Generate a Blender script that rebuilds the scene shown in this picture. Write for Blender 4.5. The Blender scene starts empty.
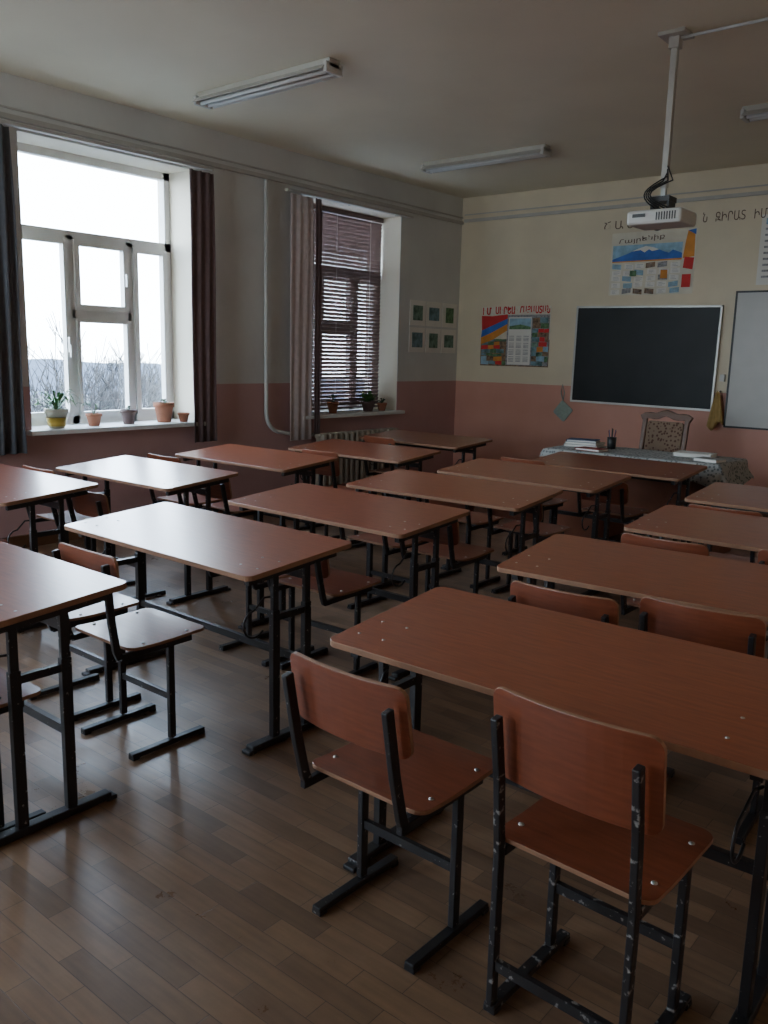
import bpy, bmesh, math, random
from mathutils import Vector, Matrix
random.seed(7)
sc=bpy.context.scene
COL=sc.collection
R=math.radians
# ------------------------------------------------------------------ materials
def newmat(name):
    m=bpy.data.materials.new(name); m.use_nodes=True
    nt=m.node_tree; b=nt.nodes['Principled BSDF']
    return m,nt,b
def mat(name,col,rough=.6,metal=0,var=.12,scale=8,bump=0,bscale=60,stretch=(1,1,1),col2=None,spec=.5,coat=0):
    m,nt,b=newmat(name); N=nt.nodes; L=nt.links
    tc=N.new('ShaderNodeTexCoord'); mp=N.new('ShaderNodeMapping'); mp.inputs['Scale'].default_value=stretch
    L.new(tc.outputs['Object'],mp.inputs[0])
    nz=N.new('ShaderNodeTexNoise'); nz.inputs['Scale'].default_value=scale; nz.inputs['Detail'].default_value=4
    L.new(mp.outputs[0],nz.inputs['Vector'])
    rp=N.new('ShaderNodeValToRGB'); rp.color_ramp.elements[0].position=.3; rp.color_ramp.elements[1].position=.7
    c=Vector(col); d=Vector(col2) if col2 else c*(1-var)
    rp.color_ramp.elements[0].color=(*d,1); rp.color_ramp.elements[1].color=(*(c if col2 else c*(1+var*.5)),1)
    L.new(nz.outputs[0],rp.inputs[0]); L.new(rp.outputs[0],b.inputs['Base Color'])
    b.inputs['Roughness'].default_value=rough; b.inputs['Metallic'].default_value=metal
    b.inputs['Specular IOR Level'].default_value=spec
    if coat: b.inputs['Coat Weight'].default_value=coat; b.inputs['Coat Roughness'].default_value=.26
    if bump:
        n2=N.new('ShaderNodeTexNoise'); n2.inputs['Scale'].default_value=bscale; L.new(mp.outputs[0],n2.inputs['Vector'])
        bp=N.new('ShaderNodeBump'); bp.inputs['Strength'].default_value=bump; bp.inputs['Distance'].default_value=.01
        L.new(n2.outputs[0],bp.inputs['Height']); L.new(bp.outputs[0],b.inputs['Normal'])
    return m
M={}
M['desk']=mat('laminate_red_brown',(.29,.073,.027),.34,scale=3,stretch=(3,30,3),col2=(.205,.049,.018),bump=.02,bscale=40,coat=.7)
M['seat']=mat('laminate_seat',(.215,.055,.023),.36,scale=3,stretch=(3,26,3),col2=(.155,.037,.015),coat=.4)
M['edge']=mat('plywood_edge',(.28,.14,.075),.6,scale=30)
M['bolt']=mat('bolt_steel',(.45,.43,.40),.4,metal=.9)
M['white']=mat('white_paint',(.74,.74,.72),.45,var=.05)
M['plastic']=mat('white_plastic',(.58,.57,.53),.4,var=.04)
M['tube']=mat('lamp_tube',(.62,.62,.60),.3,var=.02)
M['fix']=mat('fixture_enamel',(.46,.44,.39),.5,var=.06)
M['dark']=mat('dark_plastic',(.02,.02,.02),.4)
M['cable']=mat('cable_black',(.015,.015,.015),.5)
M['curt_d']=mat('curtain_dark_brown',(.15,.10,.10),.9,scale=20,bump=.1)
M['curt_g']=mat('curtain_grey',(.11,.115,.13),.9,scale=20,bump=.1)
M['curt_l']=mat('curtain_grey_mauve',(.60,.51,.50),.9,scale=20,bump=.1)
M['blind']=mat('blind_slat',(.20,.14,.13),.6,var=.1)
M['terra']=mat('terracotta',(.36,.14,.075),.8,scale=20)
M['potw']=mat('pot_white',(.55,.52,.42),.5)
M['poty']=mat('pot_yellow',(.55,.38,.06),.5)
M['potd']=mat('pot_dark',(.12,.07,.06),.6)
M['soil']=mat('soil',(.03,.02,.012),.95,scale=60,bump=.4)
M['leaf']=mat('leaf_green',(.06,.16,.04),.5,scale=12)
M['leafd']=mat('leaf_dark',(.05,.10,.045),.6,scale=12)
M['paper']=mat('paper',(.72,.70,.64),.8,var=.05)
M['alu']=mat('aluminium_frame',(.55,.55,.52),.4,metal=.5,var=.05)
M['board']=mat('blackboard',(.007,.009,.010),.45,var=.5,scale=3,col2=(.012,.015,.016),spec=.3)
M['wb']=mat('whiteboard',(.46,.45,.42),.35,var=.04)
M['pipe']=mat('pipe_paint',(.60,.60,.58),.5,var=.08)
M['rad']=mat('radiator_paint',(.34,.29,.23),.5,var=.08)
M['rail']=mat('rail_grey',(.44,.42,.38),.5,var=.08)
M['mitt']=mat('potholder_blue_grey',(.30,.37,.33),.95,scale=30,bump=.3)
M['ycloth']=mat('cloth_ochre',(.42,.28,.10),.95,scale=30,bump=.3)
M['ink']=mat('ink_dark',(.10,.055,.04),.7)
M['red']=mat('ink_red',(.60,.03,.03),.7)
M['blue']=mat('print_blue',(.04,.14,.48),.7,var=.3)
M['lblue']=mat('print_light_blue',(.28,.46,.58),.7,var=.3,scale=14)
M['orange']=mat('print_orange',(.65,.26,.04),.7,var=.2)
M['green']=mat('print_green',(.16,.30,.14),.7,scale=22,col2=(.03,.09,.04))
M['brownp']=mat('print_brown',(.34,.22,.13),.7,scale=26,col2=(.08,.05,.03))
M['pgreen']=mat('picture_green',(.25,.38,.30),.7,scale=14,col2=(.02,.06,.03))
M['pblue']=mat('picture_blue',(.22,.36,.42),.7,scale=12,col2=(.04,.09,.07))
M['greyp']=mat('print_grey',(.30,.30,.30),.7,var=.5,scale=40)
M['cream']=mat('print_cream',(.66,.62,.50),.8,var=.1)
M['bookr']=mat('book_red',(.28,.05,.04),.6)
M['bookb']=mat('book_blue',(.06,.10,.20),.6)
M['bookg']=mat('book_grey',(.35,.35,.33),.6)
M['chwood']=mat('chair_carved_wood',(.13,.055,.025),.4,scale=8,stretch=(1,1,5))
M['twood']=mat('teacher_desk_wood',(.20,.065,.03),.35,scale=3,stretch=(3,20,3))
def m_black(name,p0,p1,sc_):
    m,nt,b=newmat(name); N=nt.nodes;L=nt.links
    tc=N.new('ShaderNodeTexCoord'); nz=N.new('ShaderNodeTexNoise'); nz.inputs['Scale'].default_value=sc_; nz.inputs['Detail'].default_value=8
    L.new(tc.outputs['Object'],nz.inputs['Vector'])
    rp=N.new('ShaderNodeValToRGB'); e=rp.color_ramp.elements; e[0].position=p0; e[0].color=(.014,.013,.014,1); e[1].position=p1; e[1].color=(.24,.23,.215,1)
    L.new(nz.outputs[0],rp.inputs[0]); L.new(rp.outputs[0],b.inputs['Base Color']); b.inputs['Roughness'].default_value=.42
    return m
M['black']=m_black('black_enamel_chipped',.67,.72,60)
M['black2']=m_black('black_enamel_heavily_chipped',.60,.66,50)
def m_wall(name,c0,c1,p0,p1):
    m,nt,b=newmat(name); N=nt.nodes;L=nt.links
    g=N.new('ShaderNodeNewGeometry'); sx=N.new('ShaderNodeSeparateXYZ'); L.new(g.outputs['Position'],sx.inputs[0])
    nz=N.new('ShaderNodeTexNoise'); nz.inputs['Scale'].default_value=1.6; nz.inputs['Detail'].default_value=5; L.new(g.outputs['Position'],nz.inputs['Vector'])
    r1=N.new('ShaderNodeValToRGB'); r1.color_ramp.elements[0].color=(*c0,1); r1.color_ramp.elements[1].color=(*c1,1)
    r2=N.new('ShaderNodeValToRGB'); r2.color_ramp.elements[0].color=(*p0,1); r2.color_ramp.elements[1].color=(*p1,1)
    for r in(r1,r2):
        r.color_ramp.elements[0].position=.35; r.color_ramp.elements[1].position=.65; L.new(nz.outputs[0],r.inputs[0])
    gt=N.new('ShaderNodeMath'); gt.operation='GREATER_THAN'; gt.inputs[1].default_value=1.23; L.new(sx.outputs['Z'],gt.inputs[0])
    mx=N.new('ShaderNodeMix'); mx.data_type='RGBA'; L.new(gt.outputs[0],mx.inputs['Factor']); L.new(r2.outputs[0],mx.inputs['A']); L.new(r1.outputs[0],mx.inputs['B'])
    lt=N.new('ShaderNodeMath'); lt.operation='LESS_THAN'; lt.inputs[1].default_value=-.005; L.new(sx.outputs['X'],lt.inputs[0])
    m2=N.new('ShaderNodeMix'); m2.data_type='RGBA'; L.new(lt.outputs[0],m2.inputs['Factor']); L.new(mx.outputs['Result'],m2.inputs['A']); m2.inputs['B'].default_value=(.68,.62,.50,1)
    L.new(m2.outputs['Result'],b.inputs['Base Color']); b.inputs['Roughness'].default_value=.55
    n2=N.new('ShaderNodeTexNoise'); n2.inputs['Scale'].default_value=14; L.new(g.outputs['Position'],n2.inputs['Vector'])
    bp=N.new('ShaderNodeBump'); bp.inputs['Strength'].default_value=.15; bp.inputs['Distance'].default_value=.01; L.new(n2.outputs[0],bp.inputs['Height']); L.new(bp.outputs[0],b.inputs['Normal'])
    return m
M['wall']=m_wall('wall_cream_and_pink',(.61,.53,.38),(.69,.60,.43),(.56,.27,.20),(.62,.31,.235))
M['wall_cool']=m_wall('wall_cream_and_pink_cool_light',(.54,.54,.52),(.61,.61,.58),(.46,.27,.255),(.52,.31,.295))  # left wall: cool, hazy light put into the cream and pink colours
M['ceil']=mat('ceiling_whitewash',(.78,.73,.58),.85,scale=1.2,var=.06)
def m_floor():
    m,nt,b=newmat('parquet_floor'); N=nt.nodes;L=nt.links
    g=N.new('ShaderNodeNewGeometry')
    br=N.new('ShaderNodeTexBrick'); br.inputs['Scale'].default_value=1; br.inputs['Brick Width'].default_value=.30; br.inputs['Row Height'].default_value=.07
    br.inputs['Mortar Size'].default_value=.0016; br.inputs['Mortar Smooth'].default_value=.8; br.inputs['Bias'].default_value=0; br.offset=.41
    br.inputs['Color1'].default_value=(.34,.205,.12,1); br.inputs['Color2'].default_value=(.21,.128,.08,1); br.inputs['Mortar'].default_value=(.09,.06,.04,1)
    L.new(g.outputs['Position'],br.inputs['Vector'])
    mp=N.new('ShaderNodeMapping'); mp.inputs['Scale'].default_value=(4,50,1); L.new(g.outputs['Position'],mp.inputs[0])
    nz=N.new('ShaderNodeTexNoise'); nz.inputs['Scale'].default_value=1; nz.inputs['Detail'].default_value=5; L.new(mp.outputs[0],nz.inputs['Vector'])
    mx=N.new('ShaderNodeMix'); mx.data_type='RGBA'; mx.blend_type='MULTIPLY'; mx.inputs['Factor'].default_value=.5
    L.new(br.outputs['Color'],mx.inputs['A']); L.new(nz.outputs[0],mx.inputs['B'])
    n3=N.new('ShaderNodeTexNoise'); n3.inputs['Scale'].default_value=2.6; n3.inputs['Detail'].default_value=9; n3.inputs['Roughness'].default_value=.72; L.new(g.outputs['Position'],n3.inputs['Vector'])
    wr=N.new('ShaderNodeValToRGB'); wr.color_ramp.elements[0].position=.35; wr.color_ramp.elements[0].color=(.66,.64,.62,1); wr.color_ramp.elements[1].position=.65; wr.color_ramp.elements[1].color=(1,1,1,1); L.new(n3.outputs[0],wr.inputs[0])
    mw=N.new('ShaderNodeMix'); mw.data_type='RGBA'; mw.blend_type='MULTIPLY'; mw.inputs['Factor'].default_value=.7; L.new(mx.outputs['Result'],mw.inputs['A']); L.new(wr.outputs[0],mw.inputs['B'])
    rr=N.new('ShaderNodeMapRange'); rr.inputs['From Min'].default_value=.3; rr.inputs['From Max'].default_value=.7; rr.inputs['To Min'].default_value=.25; rr.inputs['To Max'].default_value=.40
    L.new(n3.outputs[0],rr.inputs['Value']); L.new(rr.outputs[0],b.inputs['Roughness'])
    L.new(mw.outputs['Result'],b.inputs['Base Color'])
    bp=N.new('ShaderNodeBump'); bp.inputs['Strength'].default_value=.2; bp.inputs['Distance'].default_value=.003; L.new(br.outputs['Fac'],bp.inputs['Height']); bp.invert=True; L.new(bp.outputs[0],b.inputs['Normal'])
    return m
M['floor']=m_floor()
def m_cloth(name,bg,fg,scale):
    m,nt,b=newmat(name); N=nt.nodes;L=nt.links
    tc=N.new('ShaderNodeTexCoord'); v=N.new('ShaderNodeTexVoronoi'); v.inputs['Scale'].default_value=scale; L.new(tc.outputs['Object'],v.inputs['Vector'])
    rp=N.new('ShaderNodeValToRGB'); e=rp.color_ramp.elements; e[0].position=.32; e[0].color=(*fg,1); e[1].position=.42; e[1].color=(*bg,1)
    L.new(v.outputs['Distance'],rp.inputs[0]); L.new(rp.outputs[0],b.inputs['Base Color']); b.inputs['Roughness'].default_value=.9
    return m
M['tcloth']=m_cloth('tablecloth_pattern',(.36,.36,.34),(.13,.14,.14),38)
M['uphol']=m_cloth('upholstery_pattern',(.22,.15,.10),(.09,.04,.025),34)
def m_glass():
    m=bpy.data.materials.new('window_glass'); m.use_nodes=True; nt=m.node_tree; N=nt.nodes; N.clear()
    o=N.new('ShaderNodeOutputMaterial'); t=N.new('ShaderNodeBsdfTransparent'); g=N.new('ShaderNodeBsdfGlossy'); g.inputs['Roughness'].default_value=.03
    x=N.new('ShaderNodeMixShader'); x.inputs[0].default_value=.05
    nt.links.new(t.outputs[0],x.inputs[1]); nt.links.new(g.outputs[0],x.inputs[2]); nt.links.new(x.outputs[0],o.inputs[0])
    return m
M['glass']=m_glass()
M['ground']=mat('winter_ground',(.026,.031,.036),.95,scale=.05,var=.3)
M['hill']=mat('hazy_hill',(.028,.040,.058),.95,scale=.02,var=.15)
M['bark']=mat('bare_branches',(.02,.019,.019),.9)
# ------------------------------------------------------------------ mesh helpers
def box(bm,c,s,mi=0,rot=None,bev=0):
    r=bmesh.ops.create_cube(bm,size=1); vs=r['verts']
    T=Matrix.Translation(c)@(rot.to_4x4() if rot else Matrix())@Matrix.Diagonal((*s,1))
    bmesh.ops.transform(bm,matrix=T,verts=vs)
    fs=set(f for v in vs for f in v.link_faces)
    for f in fs: f.material_index=mi
    if bev:
        es=list(set(e for v in vs for e in v.link_edges))
        rr=bmesh.ops.bevel(bm,geom=es,offset=bev,segments=2,affect='EDGES',profile=.5)
        for f in rr['faces']: f.material_index=mi
def sweep(bm,pts,w,h,ref,mi=0,closed=False):
    ref=Vector(ref).normalized(); pts=[Vector(p) for p in pts]; rings=[]; n=len(pts)
    for i,p in enumerate(pts):
        a=(p-pts[i-1]).normalized() if i>0 else (pts[1]-p).normalized()
        b=(pts[i+1]-p).normalized() if i<n-1 else a
        t=(a+b).normalized(); k=1/max(.5,t.dot(a)); nn=t.cross(ref).normalized()
        rings.append([bm.verts.new(p+ref*sx*w/2+nn*sy*h/2*k) for sx,sy in((-1,-1),(1,-1),(1,1),(-1,1))])
    for i in range(n-1):
        for j in range(4):
            f=bm.faces.new((rings[i][j],rings[i][(j+1)%4],rings[i+1][(j+1)%4],rings[i+1][j])); f.material_index=mi
    f=bm.faces.new(rings[0]); f.material_index=mi
    f=bm.faces.new(rings[-1][::-1]); f.material_index=mi
def rtube(bm,pts,r,seg=8,mi=0):
    pts=[Vector(p) for p in pts]; n=len(pts); rings=[]; up=None
    for i,p in enumerate(pts):
        a=(p-pts[i-1]) if i>0 else (pts[1]-p); b=(pts[i+1]-p) if i<n-1 else a
        t=(a.normalized()+b.normalized()).normalized()
        if up is None:
            up=Vector((0,0,1)) if abs(t.z)<.9 else Vector((1,0,0))
        s=t.cross(up)
        if s.length<.05: s=t.cross(Vector((0,1,0)))
        s.normalize(); up=s.cross(t).normalized()
        rr=r[i] if isinstance(r,(list,tuple)) else r
        rings.append([bm.verts.new(p+(s*math.cos(2*math.pi*j/seg)+up*math.sin(2*math.pi*j/seg))*rr) for j in range(seg)])
    for i in range(n-1):
        for j in range(seg):
            f=bm.faces.new((rings[i][j],rings[i][(j+1)%seg],rings[i+1][(j+1)%seg],rings[i+1][j])); f.material_index=mi; f.smooth=True
    for rg in (rings[0],rings[-1]):
        f=bm.faces.new(rg); f.material_index=mi
def lathe(bm,prof,c=(0,0,0),seg=24,mi=0):
    c=Vector(c); rings=[]
    for r,z in prof:
        rings.append([bm.verts.new(c+Vector((r*math.cos(2*math.pi*j/seg),r*math.sin(2*math.pi*j/seg),z))) for j in range(seg)])
    for i in range(len(prof)-1):
        for j in range(seg):
            f=bm.faces.new((rings[i][j],rings[i][(j+1)%seg],rings[i+1][(j+1)%seg],rings[i+1][j])); f.smooth=True; f.material_index=mi
    for rg in (rings[0],rings[-1]):
        f=bm.faces.new(rg); f.material_index=mi
def plate(bm,w,d,t,rad,cuts=0,axis=1,fn=None,mtop=0,medge=1):
    """rounded plate centred on origin in XY, thickness t, optional bend z=fn(x,y)"""
    out=[]
    for cx,cy,a0 in((w/2-rad,d/2-rad,0),(-w/2+rad,d/2-rad,90),(-w/2+rad,-d/2+rad,180),(w/2-rad,-d/2+rad,270)):
        for k in range(5):
            a=R(a0+k*22.5); out.append((cx+rad*math.cos(a),cy+rad*math.sin(a)))
    top=[bm.verts.new((x,y,t/2)) for x,y in out]; bot=[bm.verts.new((x,y,-t/2)) for x,y in out]
    f1=bm.faces.new(top); f2=bm.faces.new(bot[::-1]); f1.material_index=f2.material_index=mtop
    n=len(out)
    for i in range(n):
        f=bm.faces.new((bot[i],bot[(i+1)%n],top[(i+1)%n],top[i])); f.material_index=medge
    if cuts:
        L=(w,d)[axis]
        for k in range(1,cuts):
            co=[0,0,0]; co[axis]=-L/2+L*k/cuts; no=[0,0,0]; no[axis]=1
            bmesh.ops.bisect_plane(bm,geom=bm.verts[:]+bm.edges[:]+bm.faces[:],plane_co=co,plane_no=no)
    if fn:
        for v in bm.verts: v.co.z+=fn(v.co.x,v.co.y)
def mk(name,bm,mats,parent=None,loc=(0,0,0),rot=(0,0,0),bevel=0,smooth=False):
    bmesh.ops.recalc_face_normals(bm,faces=bm.faces[:])
    if smooth:
        for f in bm.faces: f.smooth=True
    me=bpy.data.meshes.new(name); bm.to_mesh(me); bm.free()
    for k in mats: me.materials.append(M[k])
    o=bpy.data.objects.new(name,me); COL.objects.link(o); o.location=loc; o.rotation_euler=rot
    if parent: o.parent=parent
    if bevel:
        md=o.modifiers.new('b','BEVEL'); md.width=bevel; md.segments=2; md.limit_method='ANGLE'; md.angle_limit=R(40)
    return o
def again(name,o,loc,parent):
    n=bpy.data.objects.new(name,o.data); COL.objects.link(n); n.location=loc; n.parent=parent; return n
def empty(name,loc=(0,0,0),rotz=0):
    o=bpy.data.objects.new(name,None); COL.objects.link(o); o.location=loc; o.rotation_euler=(0,0,R(rotz)); o.empty_display_size=.1
    return o
def tag(o,label,cat,group=None):
    o['label']=label; o['category']=cat
    if group: o['group']=group
def struct(o):
    o['kind']='structure'; return o
def dup(o,loc,rotz):
    n=o.copy(); COL.objects.link(n); n.location=loc; n.rotation_euler=(0,0,R(rotz))
    for c in o.children:
        d=c.copy(); COL.objects.link(d); d.parent=n; d.matrix_parent_inverse=c.matrix_parent_inverse.copy()
    return n
BM=bmesh.new
# ------------------------------------------------------------------ room shell
XR,YB,H=7.7,-11.8,3.42
TH=.5
W1=(-5.64,-4.08); W2=(-2.75,-1.19); W3=(-8.55,-6.99); W4=(-11.4,-9.84); ZS,ZT=.87,3.05
bm=BM()
ys=[YB-TH,W4[0],W4[1],W3[0],W3[1],W1[0],W1[1],W2[0],W2[1],TH]
for i in range(len(ys)-1):
    a,b=ys[i],ys[i+1]
    if i%2==0: box(bm,(-TH/2,(a+b)/2,H/2),(TH,b-a,H))
    else:
        box(bm,(-TH/2,(a+b)/2,ZS/2),(TH,b-a,ZS)); box(bm,(-TH/2,(a+b)/2,(ZT+H)/2),(TH,b-a,H-ZT))
struct(mk('wall_left',bm,['wall_cool']))
bm=BM(); box(bm,(XR/2,TH/2,H/2),(XR,TH,H)); struct(mk('wall_front',bm,['wall']))
bm=BM(); box(bm,(XR+.1,YB/2,H/2),(.2,-YB+.8,H)); struct(mk('wall_right',bm,['wall']))
FILL_WB=((1.4,3.0),); bm=BM(); xs=[0,FILL_WB[0][0],FILL_WB[0][1],XR]  # back wall opening is added, unseen, to let in fill light
for i in range(3):
    a,b=xs[i],xs[i+1]
    if i%2==0: box(bm,((a+b)/2,YB-.15,H/2),(b-a,.3,H))
    else:
        box(bm,((a+b)/2,YB-.15,ZS/2),(b-a,.3,ZS)); box(bm,((a+b)/2,YB-.15,(ZT+H)/2),(b-a,.3,H-ZT))
struct(mk('wall_back',bm,['wall']))
bm=BM(); box(bm,(XR/2-.15,YB/2,-.1),(XR+.7,-YB+1,.2)); struct(mk('floor',bm,['floor']))
bm=BM(); box(bm,(XR/2-.15,YB/2,H+.1),(XR+.7,-YB+1,.2)); struct(mk('ceiling',bm,['ceil']))
bm=BM(); box(bm,(.012,YB/2,.05),(.024,-YB,.1)); struct(mk('baseboard_left',bm,['chwood']))
bm=BM(); box(bm,(XR/2,-.012,.05),(XR,.024,.1)); struct(mk('baseboard_front',bm,['chwood']))
bm=BM(); box(bm,(.012,YB/2,3.13),(.024,-YB,.035)); box(bm,(.012,YB/2,3.19),(.014,-YB,.012)); struct(mk('trim_1',bm,['rail']))
bm=BM(); box(bm,(XR/2+.02,-.012,3.15),(XR-.05,.024,.035)); box(bm,(XR/2+.02,-.01,3.22),(XR-.05,.014,.012)); struct(mk('trim_2',bm,['rail']))
for i,(a,b) in enumerate((W1,W2,W3,W4)):
    bm=BM(); box(bm,(-.115,(a+b)/2,ZS+.015),(.40,b-a-.005,.03)); box(bm,(.045,(a+b)/2,ZS+.012),(.09,b-a+.1,.036))
    struct(mk('trim_%d'%(i+3),bm,['white'],bevel=.004))
# ------------------------------------------------------------------ windows
def window(n,y0,y1,loc=(-.36,0,0),rz=0):
    FX=0
    bm=BM(); z0,z1=ZS+.03,ZT
    def v(y,za,zb,w,d=.07,x=FX): box(bm,(x,y,(za+zb)/2),(d,w,zb-za))
    def h(z,ya,yb,w,d=.07,x=FX): box(bm,(x,(ya+yb)/2,z),(d,yb-ya,w))
    tz=2.42
    v(y0+.04,z0,z1,.08); v(y1-.03,z0,z1,.06); h(z0+.035,y0,y1,.07); h(z1-.03,y0,y1,.06); h(tz,y0,y1,.07)
    w=y1-y0; ma=y0+w*.365; mb=y0+w*.725
    v(ma,z0,tz,.06); v(mb,z0,tz,.06)
    def sash(ya,yb,za,zb,s=.045,x=FX+.025):
        v(ya+s/2,za,zb,s,.06,x); v(yb-s/2,za,zb,s,.06,x); h(za+s/2,ya,yb,s,.055,x); h(zb-s/2,ya,yb,s,.055,x)
    sash(y0+.07,ma-.025,z0+.06,tz-.03); sash(mb+.025,y1-.055,z0+.06,tz-.03)
    h(1.80,ma,mb,.07); sash(ma+.03,mb-.03,1.835,tz-.03); sash(ma+.03,mb-.03,z0+.07,1.765,.03)
    box(bm,(FX+.07,ma-.05,1.55),(.03,.025,.12),0); box(bm,(FX+.09,ma-.05,1.50),(.015,.02,.10),0)
    box(bm,(FX+.07,mb-.055,2.1),(.03,.02,.10),0)
    box(bm,(FX-.02,(y0+y1)/2,(z0+z1)/2),(.006,y1-y0,z1-z0),1)
    o=mk('window_%d'%n,bm,['white','glass'],loc=loc,rot=(0,0,rz)); struct(o); return o
window(1,*W1); window(2,*W2); window(3,*W3); window(4,*W4)
for i,(a,b) in enumerate(FILL_WB): window(5+i,-(b-a)/2,(b-a)/2,((a+b)/2,YB-.2,0),R(90))  # added window behind the camera, there for fill light
bl=empty('venetian_blind',(-.27,(W2[0]+W2[1])/2,ZT))
tag(bl,'dark brown horizontal venetian blind hanging in the window recess','window blind')
bw=W2[1]-W2[0]-.03
bm=BM(); box(bm,(0,0,-.03),(.05,bw,.05)); mk('head_rail',bm,['blind'],bl)
bm=BM(); ns=50
for i in range(ns):
    # slats open evenly as seen along the sight line: top ones tilted a little less
    z=-.085-i*.0405; box(bm,(0,0,z),(.042,bw,.0012),0,Matrix.Rotation(R(-59-8*i/ns+1.5*math.sin(i*2.7)),3,'Y'))
mk('slats',bm,['blind'],bl)
bm=BM(); box(bm,(0,0,-.09-ns*.0405),(.035,bw,.02)); mk('bottom_rail',bm,['blind'],bl)
for y in(-bw*.36,0,bw*.36):
    bm=BM(); rtube(bm,[(.02,y,-.05),(.02,y,-.09-ns*.0405)],.0015,5); mk('ladder_cord',bm,['paper'],bl)
def curtain(name,y0,y1,z0,z1,mk_,label,x=.10,waves=5,amp=.025,jit=.006):
    bm=BM(); n=waves*10; rows=8; g=[]
    for j in range(rows+1):
        z=z1+(z0-z1)*j/rows; row=[]
        for i in range(n+1):
            t=i/n; a=amp*(1+.3*math.sin(j*.9+i*.1)); row.append(bm.verts.new((x+a*math.sin(t*waves*2*math.pi+.15*j)+jit*math.sin(t*31+j),y0+(y1-y0)*t+.006*math.sin(j*.7)*t,z)))
        g.append(row)
    for j in range(rows):
        for i in range(n): bm.faces.new((g[j][i],g[j][i+1],g[j+1][i+1],g[j+1][i]))
    o=mk(name,bm,[mk_],smooth=True); md=o.modifiers.new('s','SOLIDIFY'); md.thickness=.003
    tag(o,label,'curtain'); return o
curtain('curtain',-6.2,-5.75,.74,3.04,'curt_g','dark grey pleated curtain gathered beside the bright window')
curtain('curtain',-4.19,-3.93,.72,3.03,'curt_d','narrow dark brown curtain gathered beside the large window',waves=3,amp=.012,jit=.003)
curtain('curtain',-2.99,-2.68,.66,3.02,'curt_l','grey mauve curtain gathered beside the window with blinds',waves=3,amp=.005,jit=.001,x=.085)
curtain('curtain',-2.665,-2.58,.70,3.02,'curt_d','brown curtain strip hanging over the edge of the blinds',waves=2,amp=.008,jit=.002)
def rail(y0,y1,z):
    e=empty('curtain_rail',(.08,(y0+y1)/2,z)); L=y1-y0
    bm=BM(); box(bm,(0,0,0),(.05,L,.022)); mk('rail',bm,['rail'],e,bevel=.003)
    for s in(-.4,0,.4):
        bm=BM(); box(bm,(-.05,s*L,.005),(.06,.02,.02)); mk('bracket',bm,['rail'],e)
    tag(e,'thin metal curtain rail mounted on the wall above the window','curtain rail')
rail(-6.15,-3.93,3.065); rail(-3.04,-1.1,3.045)
bm=BM()
pts=[(.045,-3.27,3.10),(.045,-3.27,.95)]
for k in range(1,7):
    a=R(15*k); pts.append((.045,-3.27+.2*(1-math.cos(a)),.95-.2*math.sin(a)))
pts+= [(.045,-2.9,.72),(.045,-2.62,.70)]
rtube(bm,pts,.019,10)
o=mk('heating_pipe',bm,['pipe']); tag(o,'thin painted heating pipe running down the wall to the radiator','pipe')
rd=empty('radiator',(.12,-1.97,0)); tag(rd,'old cast iron radiator painted beige under the window','radiator')
for i in range(15):
    y=-.6+i*.085
    bm=BM(); box(bm,(0,y,.44),(.13,.05,.55),bev=.018); mk('section',bm,['rad'],rd)
for z in(.69,.2):
    bm=BM(); rtube(bm,[(0,-.68,z),(0,.64,z)],.022,10); mk('manifold',bm,['rad'],rd)
for s in(-.45,.45):
    bm=BM(); box(bm,(0,s,.085),(.08,.03,.17)); mk('foot',bm,['rad'],rd)
# ------------------------------------------------------------------ ceiling fittings
def lamp(x0,x1,y):
    e=empty('ceiling_lamp',((x0+x1)/2,y,H)); L=x1-x0
    bm=BM(); box(bm,(0,0,-.03),(L,.10,.06),bev=.006); mk('housing',bm,['fix'],e)
    for s in(-.035,.035):
        bm=BM(); rtube(bm,[(-L/2+.04,s,-.078),(L/2-.04,s,-.078)],.014,10); mk('tube',bm,['tube'],e)
    for s in(-1,1):
        bm=BM(); sweep(bm,[(-L/2+.02,s*.085,-.062),(L/2-.02,s*.085,-.062)],.05,.004,(0,-s*.7,.7)); mk('reflector',bm,['fix'],e)
        bm=BM(); box(bm,(s*(L/2-.015),0,-.06),(.03,.16,.065),bev=.006); mk('end_cap',bm,['plastic'],e)
    tag(e,'unlit long fluorescent ceiling lamp with two tubes','ceiling lamp','fluorescent ceiling lamps')
lamp(.75,2.11,-4.57); lamp(.77,2.14,-1.79); lamp(3.90,5.3,-1.98)
pr=empty('ceiling_projector',(4.05,-3.73,H)); tag(pr,'white projector on a long ceiling pole with black cables','projector')
bm=BM(); box(bm,(0,0,-.012),(.16,.16,.024),bev=.004); box(bm,(.0,0,-.05),(.06,.06,.07)); mk('ceiling_plate',bm,['fix'],pr)
bm=BM(); box(bm,(0,0,-.45),(.036,.036,.82)); mk('pole',bm,['fix'],pr)
bm=BM(); box(bm,(0,0,-.80),(.028,.028,.26)); mk('inner_pole',bm,['alu'],pr)
bm=BM(); box(bm,(0,0,-.93),(.12,.12,.03)); box(bm,(-.05,0,-.96),(.015,.10,.06)); box(bm,(.05,0,-.96),(.015,.10,.06)); mk('bracket',bm,['dark'],pr)
bm=BM(); box(bm,(0,0,-1.04),(.34,.26,.085),bev=.018); mk('body',bm,['plastic'],pr)
bm=BM()
for i in range(8): box(bm,(.02+i*.016,-.132,-1.04),(.006,.004,.045))
box(bm,(-.09,-.132,-1.03),(.08,.004,.02)); mk('vent',bm,['dark'],pr)
bm=BM(); lathe(bm,[(.04,0),(.042,.04),(.034,.04),(.03,.02)],seg=20); mk('lens',bm,['dark'],pr,loc=(-.09,.125,-1.04),rot=(R(-90),0,0))
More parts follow.
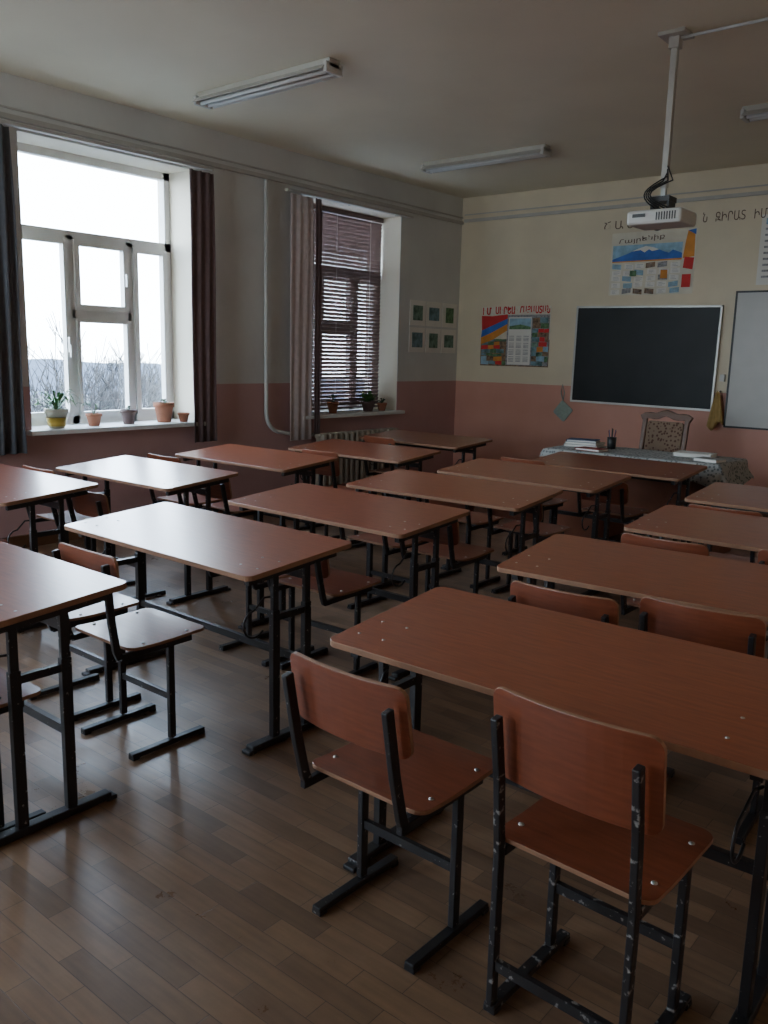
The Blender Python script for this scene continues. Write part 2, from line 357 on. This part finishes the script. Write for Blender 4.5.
for k in range(4):
    bm=BM(); pts=[(.02,-.02,-.80+.02*k)]
    for t in range(9):
        a=t/8*math.pi; pts.append((-.02-.06*math.sin(a)*(1+.3*k)+.03*k,-.05-.05*math.sin(a),-.83-.16*t/8))
    rtube(bm,pts,.0045,6); mk('cable',bm,['cable'],pr)
bm=BM(); rtube(bm,[(.02,0,-.03),(3.6,.02,-.02)],.009,6); mk('cable_conduit',bm,['plastic'],pr)
# ------------------------------------------------------------------ front wall
def framed(name,x0,x1,z0,z1,mp,mf,fw,label,cat,dep=.03):
    e=empty(name,((x0+x1)/2,0,(z0+z1)/2)); w=x1-x0; h=z1-z0
    bm=BM(); box(bm,(0,-dep/2,0),(w-.01,dep,h-.01)); mk('panel',bm,[mp],e)
    bm=BM()
    for s in(-1,1):
        box(bm,(s*(w/2-fw/2),-dep/2-.004,0),(fw,dep+.006,h)); box(bm,(0,-dep/2-.004,s*(h/2-fw/2)),(w,dep+.006,fw))
    mk('frame',bm,[mf],e,bevel=.002); tag(e,label,cat); return e
bd=framed('blackboard',1.62,3.23,1.045,2.11,'board','alu',.022,'black school board in a thin light metal frame on the wall','blackboard')
bd.rotation_euler=(0,R(.6),0)
wbd=framed('whiteboard',3.35,5.1,.885,2.235,'wb','dark',.018,'white marker board with a thin dark frame on the wall','whiteboard')
bm=BM(); box(bm,(3.29,-.012,1.38),(.05,.024,.07),bev=.004); o=mk('power_outlet',bm,['plastic']); tag(o,'small white power outlet between the two boards','power outlet')
def text(name,body,x,z,size,mk_,y=-.003,parent=None,width=None,off=.0,tilt=0):
    c=bpy.data.curves.new(name,'FONT'); c.body=body; c.size=size; c.extrude=.001; c.offset=off
    t=bpy.data.objects.new('tmp',c); COL.objects.link(t)
    dg=bpy.context.evaluated_depsgraph_get(); me=bpy.data.meshes.new_from_object(t.evaluated_get(dg))
    bpy.data.objects.remove(t); me.materials.clear(); me.materials.append(M[mk_])
    if width:
        xs_=[v.co.x for v in me.vertices]; k=width/(max(xs_)-min(xs_))
        for v in me.vertices: v.co.x*=k; v.co.y+=v.co.x*tilt
    o=bpy.data.objects.new(name,me); COL.objects.link(o); o.location=(x,y,z); o.rotation_euler=(R(90),0,0)
    if parent: o.parent=parent
    return o
a=text('wall_lettering','\u0543 \u0531 \u0546 \u0531 \u0549 \u0535 \u053C',1.87,2.92,.118,'ink',width=.80); tag(a,'dark Armenian capital letters fixed high on the cream wall','lettering')
a=text('wall_lettering','\u0546   \u0536\u053B\u0550\u0531\u054F   \u053B\u0544',2.94,2.92,.125,'ink',width=.62); tag(a,'dark Armenian capitals forming words high on the cream wall','lettering')
def poster(name,x0,x1,z0,z1,base,patches,label):
    e=empty(name,((x0+x1)/2,0,(z0+z1)/2)); w=x1-x0;h=z1-z0
    bm=BM(); box(bm,(0,-.0015,0),(w,.003,h)); mk('sheet',bm,[base],e)
    keys=[]; bm=BM(); dz=.0032
    for p in patches:
        k=p[0]
        if k not in keys: keys.append(k)
        poly=p[1]; dz+=.00005
        vs=[bm.verts.new((-w/2+u*w,-dz,-h/2+v*h)) for u,v in poly]
        f=bm.faces.new(vs); f.material_index=keys.index(k)
    mk('printed_pictures',bm,keys,e)
    tag(e,label,'poster'); return e,w,h
def rc(k,u0,v0,u1,v1): return (k,[(u0,v0),(u1,v0),(u1,v1),(u0,v1)])
def blocks(P,rg,cs,u0,u1,v0,v1,a=.05,b=.09,c=.08,d=.14):
    v=v0
    while v<v1-.03:
        u=u0; hh=min(rg.uniform(a,b),v1-v)
        while u<u1-.03:
            ww=min(rg.uniform(c,d),u1-u); sk=rg.uniform(-.012,.012)
            P.append((cs[rg.randrange(len(cs))],[(u,v+sk),(u+ww-.003,v),(u+ww-.003,v+hh-.004),(u,v+hh-.004+sk)])); u+=ww
        v+=hh
P1=[]; rg=random.Random(12)
cs=['green','brownp','lblue','greyp','brownp','pgreen','green','pblue','pblue','brownp','orange','red']
P1+= [rc('brownp',0,0,1,.45),rc('greyp',.385,.02,.99,.86)]
blocks(P1,rg,cs,.01,.385,.02,.46); blocks(P1,rg,cs,.755,.99,.02,.84,.06,.10,.06,.12)
P1+=[('red',[(.01,.60),(.16,.68),(.39,.80),(.39,.87),(.16,.84),(.0,.85)]),('blue',[(.0,.48),(.17,.57),(.39,.71),(.39,.80),(.16,.68),(.01,.60)]),('orange',[(.0,.36),(.18,.44),(.39,.60),(.39,.71),(.17,.57),(.0,.48)]),
 rc('paper',.41,.03,.74,.82),rc('lblue',.42,.62,.73,.80),('green',[(.42,.62),(.73,.62),(.73,.66),(.58,.70),(.42,.67)])]
for i in range(4):
    for j in range(3):
        P1.append(rc('greyp',.425+j*.105,.155+i*.115,.50+j*.105,.165+i*.115))
        for q in range(3): P1.append(rc('greyp',.425+j*.105,.08+i*.115+q*.022,.50+j*.105,.09+i*.115+q*.022))
e,w,h=poster('collage_poster',.35,1.29,1.43,2.13,'cream',P1,'photo collage poster with red, blue and orange flag and calendar')
for wd,x0,wi in(('\u053B\u0544',-.46,.12),('\u054D\u053B\u0550\u0535\u053C\u053B',-.28,.30),('\u0540\u0531\u0545\u0531\u054D\u054F\u0531\u0546',.06,.40)):
    text('heading_word',wd,x0,h/2-.09+.01*math.sin(x0*20),.11,'red',y=-.008,parent=e,width=wi,off=.004)
P2=[rc('lblue',.02,.53,.85,.80),('blue',[(.02,.53),(.02,.58),(.2,.66),(.32,.73),(.42,.77),(.52,.74),(.64,.67),(.85,.58),(.85,.53)]),('paper',[(.26,.695),(.32,.73),(.42,.77),(.52,.74),(.58,.705),(.50,.685),(.46,.715),(.41,.67),(.36,.71)]),('orange',[(.02,.53),(.85,.53),(.85,.555),(.02,.545)]),('blue',[(.64,.58),(.74,.69),(.80,.66),(.85,.63),(.85,.58)]),
 ('orange',[(.86,.55),(.99,.57),(.98,.92),(.90,.97),(.88,.8)]),('red',[(.87,.40),(.98,.37),(.99,.55),(.88,.57)]),('blue',[(.90,.97),(.99,.9),(.99,.99)])]
rg=random.Random(4)
for i in range(5):
    for j in range(6):
        u=.03+j*.14+rg.uniform(-.012,.012); v=.02+i*.10+rg.uniform(-.01,.01); s=rg.uniform(-.012,.012)
        P2.append((('paper','paper','lblue','paper','greyp','paper','brownp')[rg.randrange(7)],[(u,v+s),(u+.11,v-s),(u+.11,v+.08-s),(u,v+.08+s)]))
        for k in range(3): P2.append(rc('greyp',u+.02,v+.015+k*.022,u+.09+rg.uniform(-.03,.01),v+.020+k*.022))
P2.append(rc('orange',.62,.25,.70,.38)); P2.append(rc('green',.25,.30,.33,.39)); P2.append(rc('red',.87,.10,.97,.30))
e,w,h=poster('mountain_poster',1.98,2.90,2.225,2.875,'cream',P2,'classroom poster with blue snowy mountain and small text panels')
text('title','\u0540\u0561\u0575\u0580\u0565\u0576\u056B\u0584',-.38,h/2-.115,.065,'ink',y=-.008,parent=e,width=.50,tilt=.07)
P3=[rc('greyp',.1,.1+i*.085,.9,.13+i*.085) for i in range(9)]+[rc('lblue',.1,.86,.5,.95)]
poster('notice_sheet',3.52,3.95,2.29,2.95,'paper',P3,'pale notice sheet with printed lines on the wall')
k=0
for i,z in enumerate((2.02,1.71)):
    for j,y in enumerate((-.84,-.52,-.20)):
        e=empty('small_picture',(0,y,z)); e.rotation_euler=(0,0,R(90))
        bm=BM(); box(bm,(0,-.003,0),(.30,.006,.285)); mk('mat_board',bm,['paper'],e)
        bm=BM(); wv,hv=((.18,.17),(.20,.15),(.16,.18),(.20,.17),(.17,.17),(.19,.15))[k]
        box(bm,(0,-.0075,0),(wv,.003,hv)); mk('print',bm,[('pgreen','pblue','green','pblue','pgreen','pgreen')[k]],e)
        tag(e,'small unframed picture with dark print pinned on the wall','picture','small pictures near the corner'); k+=1
mt=empty('pot_holder',(1.50,0,.95)); tag(mt,'blue grey quilted pot holder hanging diagonally from a cord','pot holder')
bm=BM(); plate(bm,.18,.18,.014,.02,mtop=0,medge=0); mk('pad',bm,['mitt'],mt,loc=(.02,-.008,-.01)).rotation_euler=(R(90),R(38),0)
bm=BM(); rtube(bm,[(.01,-.006,.11),(-.02,-.006,.2),(-.005,-.006,.29),(.025,-.006,.2),(.012,-.006,.11)],.006,5); mk('loop',bm,['mitt'],mt)
bm=BM()
cols=8; rows=8; g=[]
for j in range(rows+1):
    t=j/rows; hw=.010+.07*t**.7
    g.append([bm.verts.new((3.275+hw*(2*i/cols-1),-.060-.014*math.sin(i*1.9+j*.2),1.25-.36*t-.05*math.sin(i*.75)*t)) for i in range(cols+1)])
for j in range(rows):
    for i in range(cols): bm.faces.new((g[j][i],g[j][i+1],g[j+1][i+1],g[j+1][i]))
ct=empty('cleaning_cloth',(0,0,0)); o=mk('cloth',bm,['ycloth'],ct,smooth=True); md=o.modifiers.new('s','SOLIDIFY'); md.thickness=.006; tag(ct,'ochre cleaning cloth hanging beside the whiteboard','cloth')
bm=BM(); box(bm,(3.28,-.03,1.245),(.012,.060,.012)); mk('hook',bm,['alu'],ct)
# ------------------------------------------------------------------ pots
def plant(loc,r,h,pm,leaves,lh,lm,label,rimm=None,wide=1.0,lw=1.0,droop=0):
    e=empty('potted_plant',loc)
    bm=BM(); lathe(bm,[(r*.68,0),(r*.95,h*.78),(r*1.06,h*.78),(r*1.08,h),(r*.95,h),(r*.9,h*.9)],seg=20); mk('pot',bm,[pm],e)
    bm=BM(); lathe(bm,[(r*.88,h*.84),(r*.88,h*.88)],seg=16); mk('soil',bm,['soil'],e)
    if rimm:
        bm=BM(); lathe(bm,[(r*.74,h*.12),(r*.93,h*.55),(r*.935,h*.56),(r*.745,h*.11)],seg=20); mk('painted_band',bm,[rimm],e).scale=(1.03,1.03,1)
    bm=BM(); rg=random.Random(int(abs(loc[1])*100))
    for i in range(leaves):
        a=i*2.4+rg.uniform(-.4,.4); lo=.75 if droop else .25
        out=rg.uniform(lo,1.1)*lh*.8*wide; up=rg.uniform(.25,1.0)*lh; wd=rg.uniform(.010,.026)*lw
        if loc[0]>-.07 and math.cos(a)>.3: out*=.7
        pr_=None; s=Vector((-math.sin(a),math.cos(a),0)); dz=rg.uniform(.3,.9)+droop
        for k in range(9):
            t=k/8; p=Vector((math.cos(a)*out*t,math.sin(a)*out*t,h*.85+up*(t*1.35-dz*t*t*t)))
            st=.25 if droop else .45
            w=(.0022 if t<st else wd*math.sin(math.pi*min(.97,(t-st)/(1-st)*.9+.08)))
            c=(bm.verts.new(p-s*w+Vector((0,0,.3*w))),bm.verts.new(p),bm.verts.new(p+s*w+Vector((0,0,.3*w))))
            if pr_:
                bm.faces.new((pr_[0],pr_[1],c[1],c[0])); bm.faces.new((pr_[1],pr_[2],c[2],c[1]))
            pr_=c
    if leaves: mk('foliage',bm,[lm],e,smooth=True)
    tag(e,label,'potted plant')
zs=ZS+.031
plant((-.06,-5.40,zs),.085,.15,'potw',42,.25,'leaf','green leafy plant in a white and yellow pot on the sill','poty',wide=1.0,lw=.75,droop=.35)
plant((-.08,-5.06,zs),.062,.10,'terra',9,.18,'leafd','small terracotta pot with sparse thin stems on the sill',lw=.7)
plant((-.08,-4.73,zs),.065,.12,'potd',6,.07,'leafd','small dark brown pot with low plant on the sill')
plant((-.08,-4.37,zs),.085,.17,'terra',8,.08,'leafd','larger terracotta pot with a low plant on the sill')
plant((-.0,-4.22,zs),.05,.08,'terra',0,.03,'leafd','small low empty terracotta pot beside the window reveal')
plant((-.05,-2.22,zs),.06,.12,'terra',16,.11,'leafd','terracotta pot with short leaves in front of the blinds')
plant((-.05,-1.64,zs),.075,.11,'potd',40,.17,'leaf','dark pot with bushy plant in front of the blinds',lw=1.1,droop=.2)
plant((-.03,-1.42,zs),.055,.09,'terra',18,.09,'leafd','small pot with spreading leaves beside the window reveal')
# ------------------------------------------------------------------ student desk prototype (origin at floor below front-left corner)
DW,DD=1.23,.57
TILT=math.atan(.079)
def desk_proto():
    e=empty('student_desk')
    bm=BM(); plate(bm,DW,DD,.02,.03); mk('desktop',bm,['desk','edge'],e,loc=(DW/2,DD/2,.74),rot=(TILT,0,0),bevel=.002)
    s0=None
    for x in(.05,.14,DW-.14,DW-.05):
        for y in(.09,.20):
            z=.75+math.tan(TILT)*(y-DD/2)
            if s0 is None:
                bm=BM(); lathe(bm,[(.006,-.003),(.005,.001),(.002,.002)],seg=8); s0=mk('screw',bm,['bolt'],e,loc=(x,y,z))
            else: again('screw',s0,(x,y,z),e)
    zt=.735
    for x in(.065,DW-.065):
        bm=BM(); sweep(bm,[(x,.06,.018),(x,.50,.018)],.040,.026,(1,0,0)); box(bm,(x,.06,.008),(.045,.04,.016)); box(bm,(x,.50,.008),(.045,.04,.016)); mk('foot',bm,['black'],e,bevel=.004)
        for y in(.19,.36):
            zz=zt+math.tan(TILT)*(y-DD/2)-.005
            bm=BM(); box(bm,(x,y,.03+.26),(.024,.036,.52)); box(bm,(x,y,(.5+zz)/2),(.018,.029,zz-.5)); mk('leg',bm,['black'],e,bevel=.002)
        bm=BM(); sweep(bm,[(x,.05,zt-.03+math.tan(TILT)*(.05-DD/2)),(x,.52,zt-.03+math.tan(TILT)*(.52-DD/2))],.026,.024,(1,0,0)); mk('top_bracket',bm,['black'],e)
        bm=BM(); sweep(bm,[(x,.19,.52),(x,.36,.52)],.02,.026,(1,0,0)); mk('side_brace',bm,['black'],e)
    bm=BM(); sweep(bm,[(.065,.36,.30),(DW-.065,.36,.30)],.030,.02,(0,0,1)); mk('crossbar',bm,['black'],e)
    bm=BM(); sweep(bm,[(.065,.36,.66),(DW-.065,.36,.66)],.035,.02,(0,0,1)); mk('upper_crossbar',bm,['black'],e)
    for x,s in((.08,1),(DW-.08,-1)):
        bm=BM(); pts=[(x,.19,.60),(x+s*.01,.16,.60)]
        for k in range(10):
            a=R(230*k/9); pts.append((x+s*.02,.12-.055*math.sin(a),.50+.055*math.cos(a)))
        rtube(bm,pts,.0045,6); mk('bag_hook',bm,['black'],e)
    return e
D0=desk_proto()
desks=[('A1',.70,-6.85,0),('A2',.868,-5.964,.6),('A3',.728,-4.878,.4),('A4',.95,-3.87,0),('A5',.66,-2.61,-3),
('B0',2.60,-7.94,0),('B1',2.635,-6.929,-1.0),('B2',2.64,-5.962,-.6),('B3',2.66,-5.024,2.07),('B4',2.66,-4.052,-.2),('B5',2.84,-3.10,0),
('C1',4.605,-7.249,1.2),('C2',4.49,-6.17,3.6),('C3',4.51,-5.032,-.2),('C4',4.40,-3.92,0)]
dl={'A':'two-seat red-brown school desk with black legs near the windows','B':'two-seat red-brown school desk with black sled legs, middle row','C':'warm red-brown two-seat school desk away from the windows'}
for i,(n,x,y,a) in enumerate(desks):
    if i==0: o=D0; o.location=(x,y,0); o.rotation_euler=(0,0,R(a))
    else: o=dup(D0,(x,y,0),a)
    if n=='B1': o.scale=(1.06,1,1)
    lb=dl[n[0]]
    if n=='C1': lb='red-brown two-seat school desk with two chairs pushed against it'
    if n=='B5': lb='red-brown two-seat school desk pushed against the cloth-covered teacher desk'
    tag(o,lb,'desk','two-seat student desks')
# ------------------------------------------------------------------ chairs
def chair_proto(kind):
    """origin at floor under seat centre; sitter faces +y"""
    e=empty('student_chair'); hx=.165; fr='black2' if kind=='B' else 'black'
    sz=.44; bw_=.40 if kind=='B' else .385
    bm=BM(); plate(bm,.39,.36,.012,.035,cuts=8,axis=1,fn=lambda x,y: .012*((y+.02)/.18)**2*(1 if y<0 else .3)-(.05*max(0,y-.12)) +.02*y)
    mk('seat',bm,['seat','edge'],e,loc=(0,0,sz),bevel=.0015)
    s0=None
    for x in(-hx,hx):
        for y in(-.10,.10):
            L_=(x,y,sz+.006+(.003 if y<0 else .001)+.02*y)
            if s0 is None:
                bm=BM(); lathe(bm,[(.008,-.002),(.007,.002),(.002,.0045)],seg=10); s0=mk('rivet',bm,['bolt'],e,loc=L_)
            else: again('rivet',s0,L_,e)
    top={'A':.785,'B':.815,'C':.69,'D':.80}[kind]; bh={'A':.19,'B':.225,'C':.16,'D':.10}[kind]
    by={'A':-.235,'B':-.185,'C':-.235,'D':-.21}[kind]
    lean=R({'A':10,'B':8,'C':10,'D':4}[kind])
    bm=BM(); plate(bm,bw_,bh,.012,.03,cuts=10,axis=0,fn=lambda x,y: -(.5 if kind!='D' else .15)*x*x)
    zc=top-bh/2
    b=mk('backrest',bm,['seat','edge'],e,loc=(0,by-.012,zc),bevel=.0015); b.rotation_euler=(R(90)+lean,0,0)
    yc=by-.035
    def py(z): return yc-(z-zc)*math.tan(lean)
    ly=.02 if kind!='B' else .08
    for x in(-hx,hx):
        bm=BM(); zt=zc+bh*.25
        if kind=='B':
            sweep(bm,[(x,py(zt)-.002,zt),(x,py(.60),.60),(x,yc+.03,.42),(x,yc+.03,.02)],.018,.026,(1,0,0))
        else:
            sweep(bm,[(x,py(zt)-.002,zt),(x,py(.56),.56),(x,py(.445)+.008,.445),(x,py(.445)+.022,.412)],.018,.028,(1,0,0))
        mk('back_post',bm,[fr],e,bevel=.003)
        bm=BM(); sweep(bm,[(x,yc+.045,.415),(x,.12,.418)],.018,.024,(1,0,0)); mk('seat_rail',bm,[fr],e,bevel=.002)
        bm=BM(); box(bm,(x,ly,.22),(.020,.028,.38)); mk('leg',bm,[fr],e,bevel=.003)
        y0,y1=((-.17,.17) if kind!='B' else (-.20,.16))
        bm=BM(); sweep(bm,[(x,y0,.016),(x,y1,.016)],.030,.020,(1,0,0)); box(bm,(x,y0+.015,.008),(.034,.03,.016)); box(bm,(x,y1-.015,.008),(.034,.03,.016)); mk('foot',bm,[fr],e,bevel=.003)
    bm=BM(); sweep(bm,[(-hx,ly,.20),(hx,ly,.20)],.026,.016,(0,0,1)); mk('crossbar',bm,[fr],e)
    if kind=='B':
        bm=BM(); sweep(bm,[(-hx,yc+.03,.13),(hx,yc+.03,.13)],.026,.016,(0,0,1)); mk('crossbar',bm,[fr],e)
    return e
protos={k:chair_proto(k) for k in 'ABCD'}; used=set()
LN={'near1':'low wooden school chair with black single-post legs at the near desk','near2':'wooden school chair with heavily chipped black frame posts',
'left':'wooden school chair with narrow backrest and black sled legs','std':'red-brown school chair with its backrest above the next desk','low':'small red-brown school chair pushed under a desk'}
chairs=[('A',4.905,-7.25,-1,'near1'),('B',5.465,-7.21,-2,'near2'),('D',3.42,-7.06,0,'left'),('C',3.55,-7.82,0,'low'),
('C',3.47,-6.02,2,'low'),('C',3.06,-6.05,-1,'low'),('A',4.93,-6.23,3,'std'),('A',5.34,-6.10,3,'std'),('A',4.87,-5.18,0,'std'),('A',5.42,-5.07,0,'std'),
('A',4.80,-4.18,0,'std'),('A',5.4,-4.17,0,'std'),('A',2.97,-3.13,0,'std'),('A',1.14,-5.03,0,'std'),('A',1.18,-6.0,0,'std'),('A',1.63,-3.93,0,'std'),
('A',1.2,-2.68,-3,'std'),('C',3.05,-5.04,0,'low'),('C',3.50,-5.04,2,'low'),('C',3.0,-4.12,0,'low'),('C',3.5,-4.12,0,'low'),
('C',1.65,-5.95,0,'low'),('C',1.6,-4.98,0,'low'),('C',1.45,-6.85,0,'low'),('C',2.94,-7.03,0,'low'),('C',3.6,-3.08,0,'low')]
for k,x,y,a,l in chairs:
    if k not in used: o=protos[k]; o.location=(x,y,0); o.rotation_euler=(0,0,R(a)); used.add(k)
    else: o=dup(protos[k],(x,y,0),a)
    tag(o,LN[l],'chair','student chairs')
# ------------------------------------------------------------------ teacher desk
td=empty('teacher_desk',(3.35,-2.05,0)); tag(td,'brown wooden teacher desk covered by a patterned tablecloth','desk')
bm=BM(); box(bm,(0,0,.745),(1.5,.62,.03)); mk('top',bm,['twood'],td,bevel=.003)
bm=BM(); box(bm,(-.45,0,.37),(.45,.54,.72)); mk('cabinet',bm,['twood'],td,bevel=.003)
bm=BM(); box(bm,(.7,0,.365),(.03,.56,.73)); mk('side_panel',bm,['twood'],td,bevel=.003)
bm=BM(); box(bm,(.25,-.22,.50),(.9,.02,.40)); mk('modesty_panel',bm,['twood'],td)
bm=BM(); nx,ny=70,34; g=[]
cw,cd=1.86,.86; ex,ey=.76,.32; ca,sa=math.cos(R(-3)),math.sin(R(-3))
for j in range(ny+1):
    row=[]
    for i in range(nx+1):
        u=-cw/2+cw*i/nx+.15; v=-cd/2+cd*j/ny
        if u>.5: v=v*(1+.3*(u-.5))
        if u>.76: u=.76+(u-.76)*(1.45-1.1*(v+cd/2)/cd)
        x=u*ca-v*sa; y=u*sa+v*ca
        ox=max(0,abs(x)-ex); oy=max(0,abs(y)-ey)
        dz=math.hypot(ox,oy); k=.26+.16*math.sin(x*22+y*17)
        X=math.copysign(min(abs(x),ex)+ox*k,x); Y=math.copysign(min(abs(y),ey)+oy*k,y)
        row.append(bm.verts.new((X,Y,.765-dz*.95+.0015*math.sin(x*9)*math.cos(y*11))))
    g.append(row)
for j in range(ny):
    for i in range(nx): bm.faces.new((g[j][i],g[j][i+1],g[j+1][i+1],g[j+1][i]))
o=mk('tablecloth',bm,['tcloth'],loc=(3.35,-2.05,0),smooth=True); tag(o,'grey patterned tablecloth draped over the teacher desk','tablecloth')
md=o.modifiers.new('s','SOLIDIFY'); md.thickness=.003; md.offset=1
zt=.771
for i,(x,y,a,m,w,d,h,l) in enumerate([(2.78,-1.98,8,'bookg',.30,.22,.022,'grey covered book lying at the bottom of a pile'),(2.79,-1.98,2,'paper',.29,.21,.018,'pale exercise book lying in a pile'),(2.77,-1.98,14,'bookb',.26,.19,.02,'blue book lying on top of a pile'),(2.98,-2.24,-6,'bookr',.24,.15,.02,'dark red book lying on the tablecloth'),(3.76,-1.95,5,'paper',.30,.21,.03,'stack of white papers on the tablecloth'),(3.97,-2.22,-12,'bookg',.20,.15,.025,'light grey book on the tablecloth')]):
    z=zt+{0:0,1:.023,2:.042}.get(i,0)
    e=empty('book',(x,y,z),a)
    bm=BM(); box(bm,(0,0,.0015),(w,d,.003)); box(bm,(0,0,h-.0015),(w,d,.003)); box(bm,(-w/2+.0015,0,h/2),(.003,d,h)); mk('cover',bm,[m],e)
    bm=BM(); box(bm,(.002,0,h/2),(w-.01,d-.008,h-.0065)); mk('pages',bm,['paper'],e); tag(e,l,'book','books on the teacher desk')
e=empty('pen_cup',(3.03,-1.96,zt)); tag(e,'dark cup full of pens on the teacher desk','pen cup')
bm=BM(); lathe(bm,[(.035,0),(.04,.10),(.035,.10),(.032,.01)],seg=16); mk('cup',bm,['dark'],e)
for k in range(6):
    a=k*1.05; bm=BM(); rtube(bm,[(.01*math.cos(a),.01*math.sin(a),.015),(.035*math.cos(a),.035*math.sin(a),.155+.01*(k%3))],.0035,6); mk('pen',bm,[('bookr','bookb','dark')[k%3]],e)
tc=empty('teacher_chair',(3.17,-1.38,0),180); tag(tc,'carved wooden armless chair with patterned upholstered back','chair')
bm=BM(); box(bm,(0,0,.46),(.46,.44,.07),bev=.02); mk('seat',bm,['uphol'],tc)
bm=BM(); box(bm,(0,0,.40),(.45,.43,.06)); mk('seat_frame',bm,['chwood'],tc)
for x in(-.2,.2):
    bm=BM(); sweep(bm,[(x,.19,.4),(x,.2,.0)],.04,.04,(1,0,0)); mk('leg',bm,['chwood'],tc,bevel=.004)
    bm=BM(); sweep(bm,[(x,-.24,.0),(x,-.2,.42),(x,-.22,.7),(x,-.27,1.0)],.04,.035,(1,0,0)); mk('leg',bm,['chwood'],tc,bevel=.004)
bm=BM(); pts=[]
for k in range(13):
    t=k/12*2-1; pts.append((t*.235,-.275,1.0+.045*math.cos(t*math.pi/2)+.012*math.cos(t*math.pi*2.5)))
sweep(bm,pts,.04,.06,(0,1,0)); mk('crest_rail',bm,['chwood'],tc,bevel=.006)
bm=BM(); sweep(bm,[(-.19,-.225,.62),(.19,-.225,.62)],.035,.05,(0,1,0)); mk('lower_rail',bm,['chwood'],tc)
bm=BM(); plate(bm,.34,.34,.04,.03,cuts=6,axis=0,mtop=0,medge=0); o=mk('upholstered_back',bm,['uphol'],tc,loc=(0,-.245,.81),rot=(R(98),0,0))
# ------------------------------------------------------------------ outside
bm=BM(); vs=[bm.verts.new(p) for p in((-3,-200,-12),(-3,260,-12),(-330,400,-12),(-330,-200,-12))]; bm.faces.new(vs); o=mk('ground_outside',bm,['ground']); struct(o)
bm=BM(); prev=None
for i in range(90):
    a=R(95+i*1.0); rr=310; x=rr*math.cos(a); y=rr*math.sin(a)-40
    zt_=-4+3.2*math.sin(i*.11+1)+1.8*math.sin(i*.31)+.7*math.sin(i*.9)
    c=[bm.verts.new((x*.85,y*.85,-14)),bm.verts.new((x*.93,y*.93,(zt_-12)/2)),bm.verts.new((x,y,zt_))]
    if prev:
        for k in(0,1): bm.faces.new((prev[k],c[k],c[k+1],prev[k+1]))
    prev=c
o=mk('hill_ridge',bm,['hill'],smooth=True); tag(o,'distant hazy blue grey hills outside the window','hill')
def tree(loc,h,seed,dep=6,nb=3):
    rg=random.Random(seed); bm=BM()
    def br(p,d,l,r,dep):
        n=3; pts=[p]; dd=d.copy()
        for k in range(n):
            dd=(dd+Vector((rg.uniform(-.15,.15),rg.uniform(-.15,.15),rg.uniform(-.02,.12)))).normalized(); pts.append(pts[-1]+dd*l/n)
        rtube(bm,pts,[max(.013,r*(1-.35*k/n)) for k in range(n+1)],3)
        if dep==0: return
        for k in range(nb if dep<5 else nb+1):
            a=rg.uniform(0,6.28); sp=rg.uniform(.3,.65); q=pts[rg.choice((2,3,3))]
            nd=(dd+Vector((math.cos(a)*sp,math.sin(a)*sp,rg.uniform(0,.35)))).normalized()
            br(q,nd,l*rg.uniform(.62,.8),r*.6,dep-1)
    br(Vector((0,0,0)),Vector((0,0,1)),h*.33,h*.012,dep)
    o=mk('bare_tree',bm,['bark'],loc=loc); tag(o,'leafless winter tree with fine branches outside the window','tree','bare trees outside')
tree((-19.9,5.4,-12),14.0,1); tree((-41,19.5,-12),13.6,2); tree((-22.5,14.2,-12),12.4,3)
# ------------------------------------------------------------------ light
w=bpy.data.worlds.new('sky'); sc.world=w; w.use_nodes=True; nt=w.node_tree; bg=nt.nodes['Background']
tcn=nt.nodes.new('ShaderNodeTexCoord'); sp=nt.nodes.new('ShaderNodeSeparateXYZ'); nt.links.new(tcn.outputs['Generated'],sp.inputs[0])
rp=nt.nodes.new('ShaderNodeValToRGB'); rp.color_ramp.elements[0].position=.0; rp.color_ramp.elements[0].color=(.74,.88,1,1); rp.color_ramp.elements[1].position=.8; rp.color_ramp.elements[1].color=(.50,.70,1,1)
nt.links.new(sp.outputs['Z'],rp.inputs[0]); nt.links.new(rp.outputs[0],bg.inputs['Color']); bg.inputs['Strength'].default_value=27.0
def portal(loc,rot,w_,h_):
    l=bpy.data.lights.new('daylight_portal','AREA'); l.shape='RECTANGLE'; l.size=h_; l.size_y=w_; l.cycles.is_portal=True
    o=bpy.data.objects.new('daylight_portal',l); COL.objects.link(o); o.location=loc; o.rotation_euler=rot
for a,b in (W1,W2,W3,W4): portal((-.45,(a+b)/2,(ZS+ZT)/2),(0,R(-90),0),b-a,ZT-ZS)
for a,b in FILL_WB: portal(((a+b)/2,YB-.28,(ZS+ZT)/2),(0,R(-90),R(90)),b-a,ZT-ZS)
# ------------------------------------------------------------------ camera
f=850.0; yaw,pi_,ro=R(39.285),R(-10.497),R(1.3915)
fw=Vector((-math.sin(yaw)*math.cos(pi_),math.cos(yaw)*math.cos(pi_),math.sin(pi_)))
r=Vector((math.cos(yaw),math.sin(yaw),0)); u=r.cross(fw)
r2=r*math.cos(ro)+u*math.sin(ro); u2=u*math.cos(ro)-r*math.sin(ro)
cd=bpy.data.cameras.new('camera'); cam=bpy.data.objects.new('camera',cd); COL.objects.link(cam)
cam.matrix_world=Matrix.Translation((6.2,-8.95,1.533))@Matrix((r2,u2,-fw)).transposed().to_4x4()
cd.sensor_fit='VERTICAL'; cd.sensor_height=24; cd.lens=24*f/1024; cd.clip_end=1500
sc.camera=cam
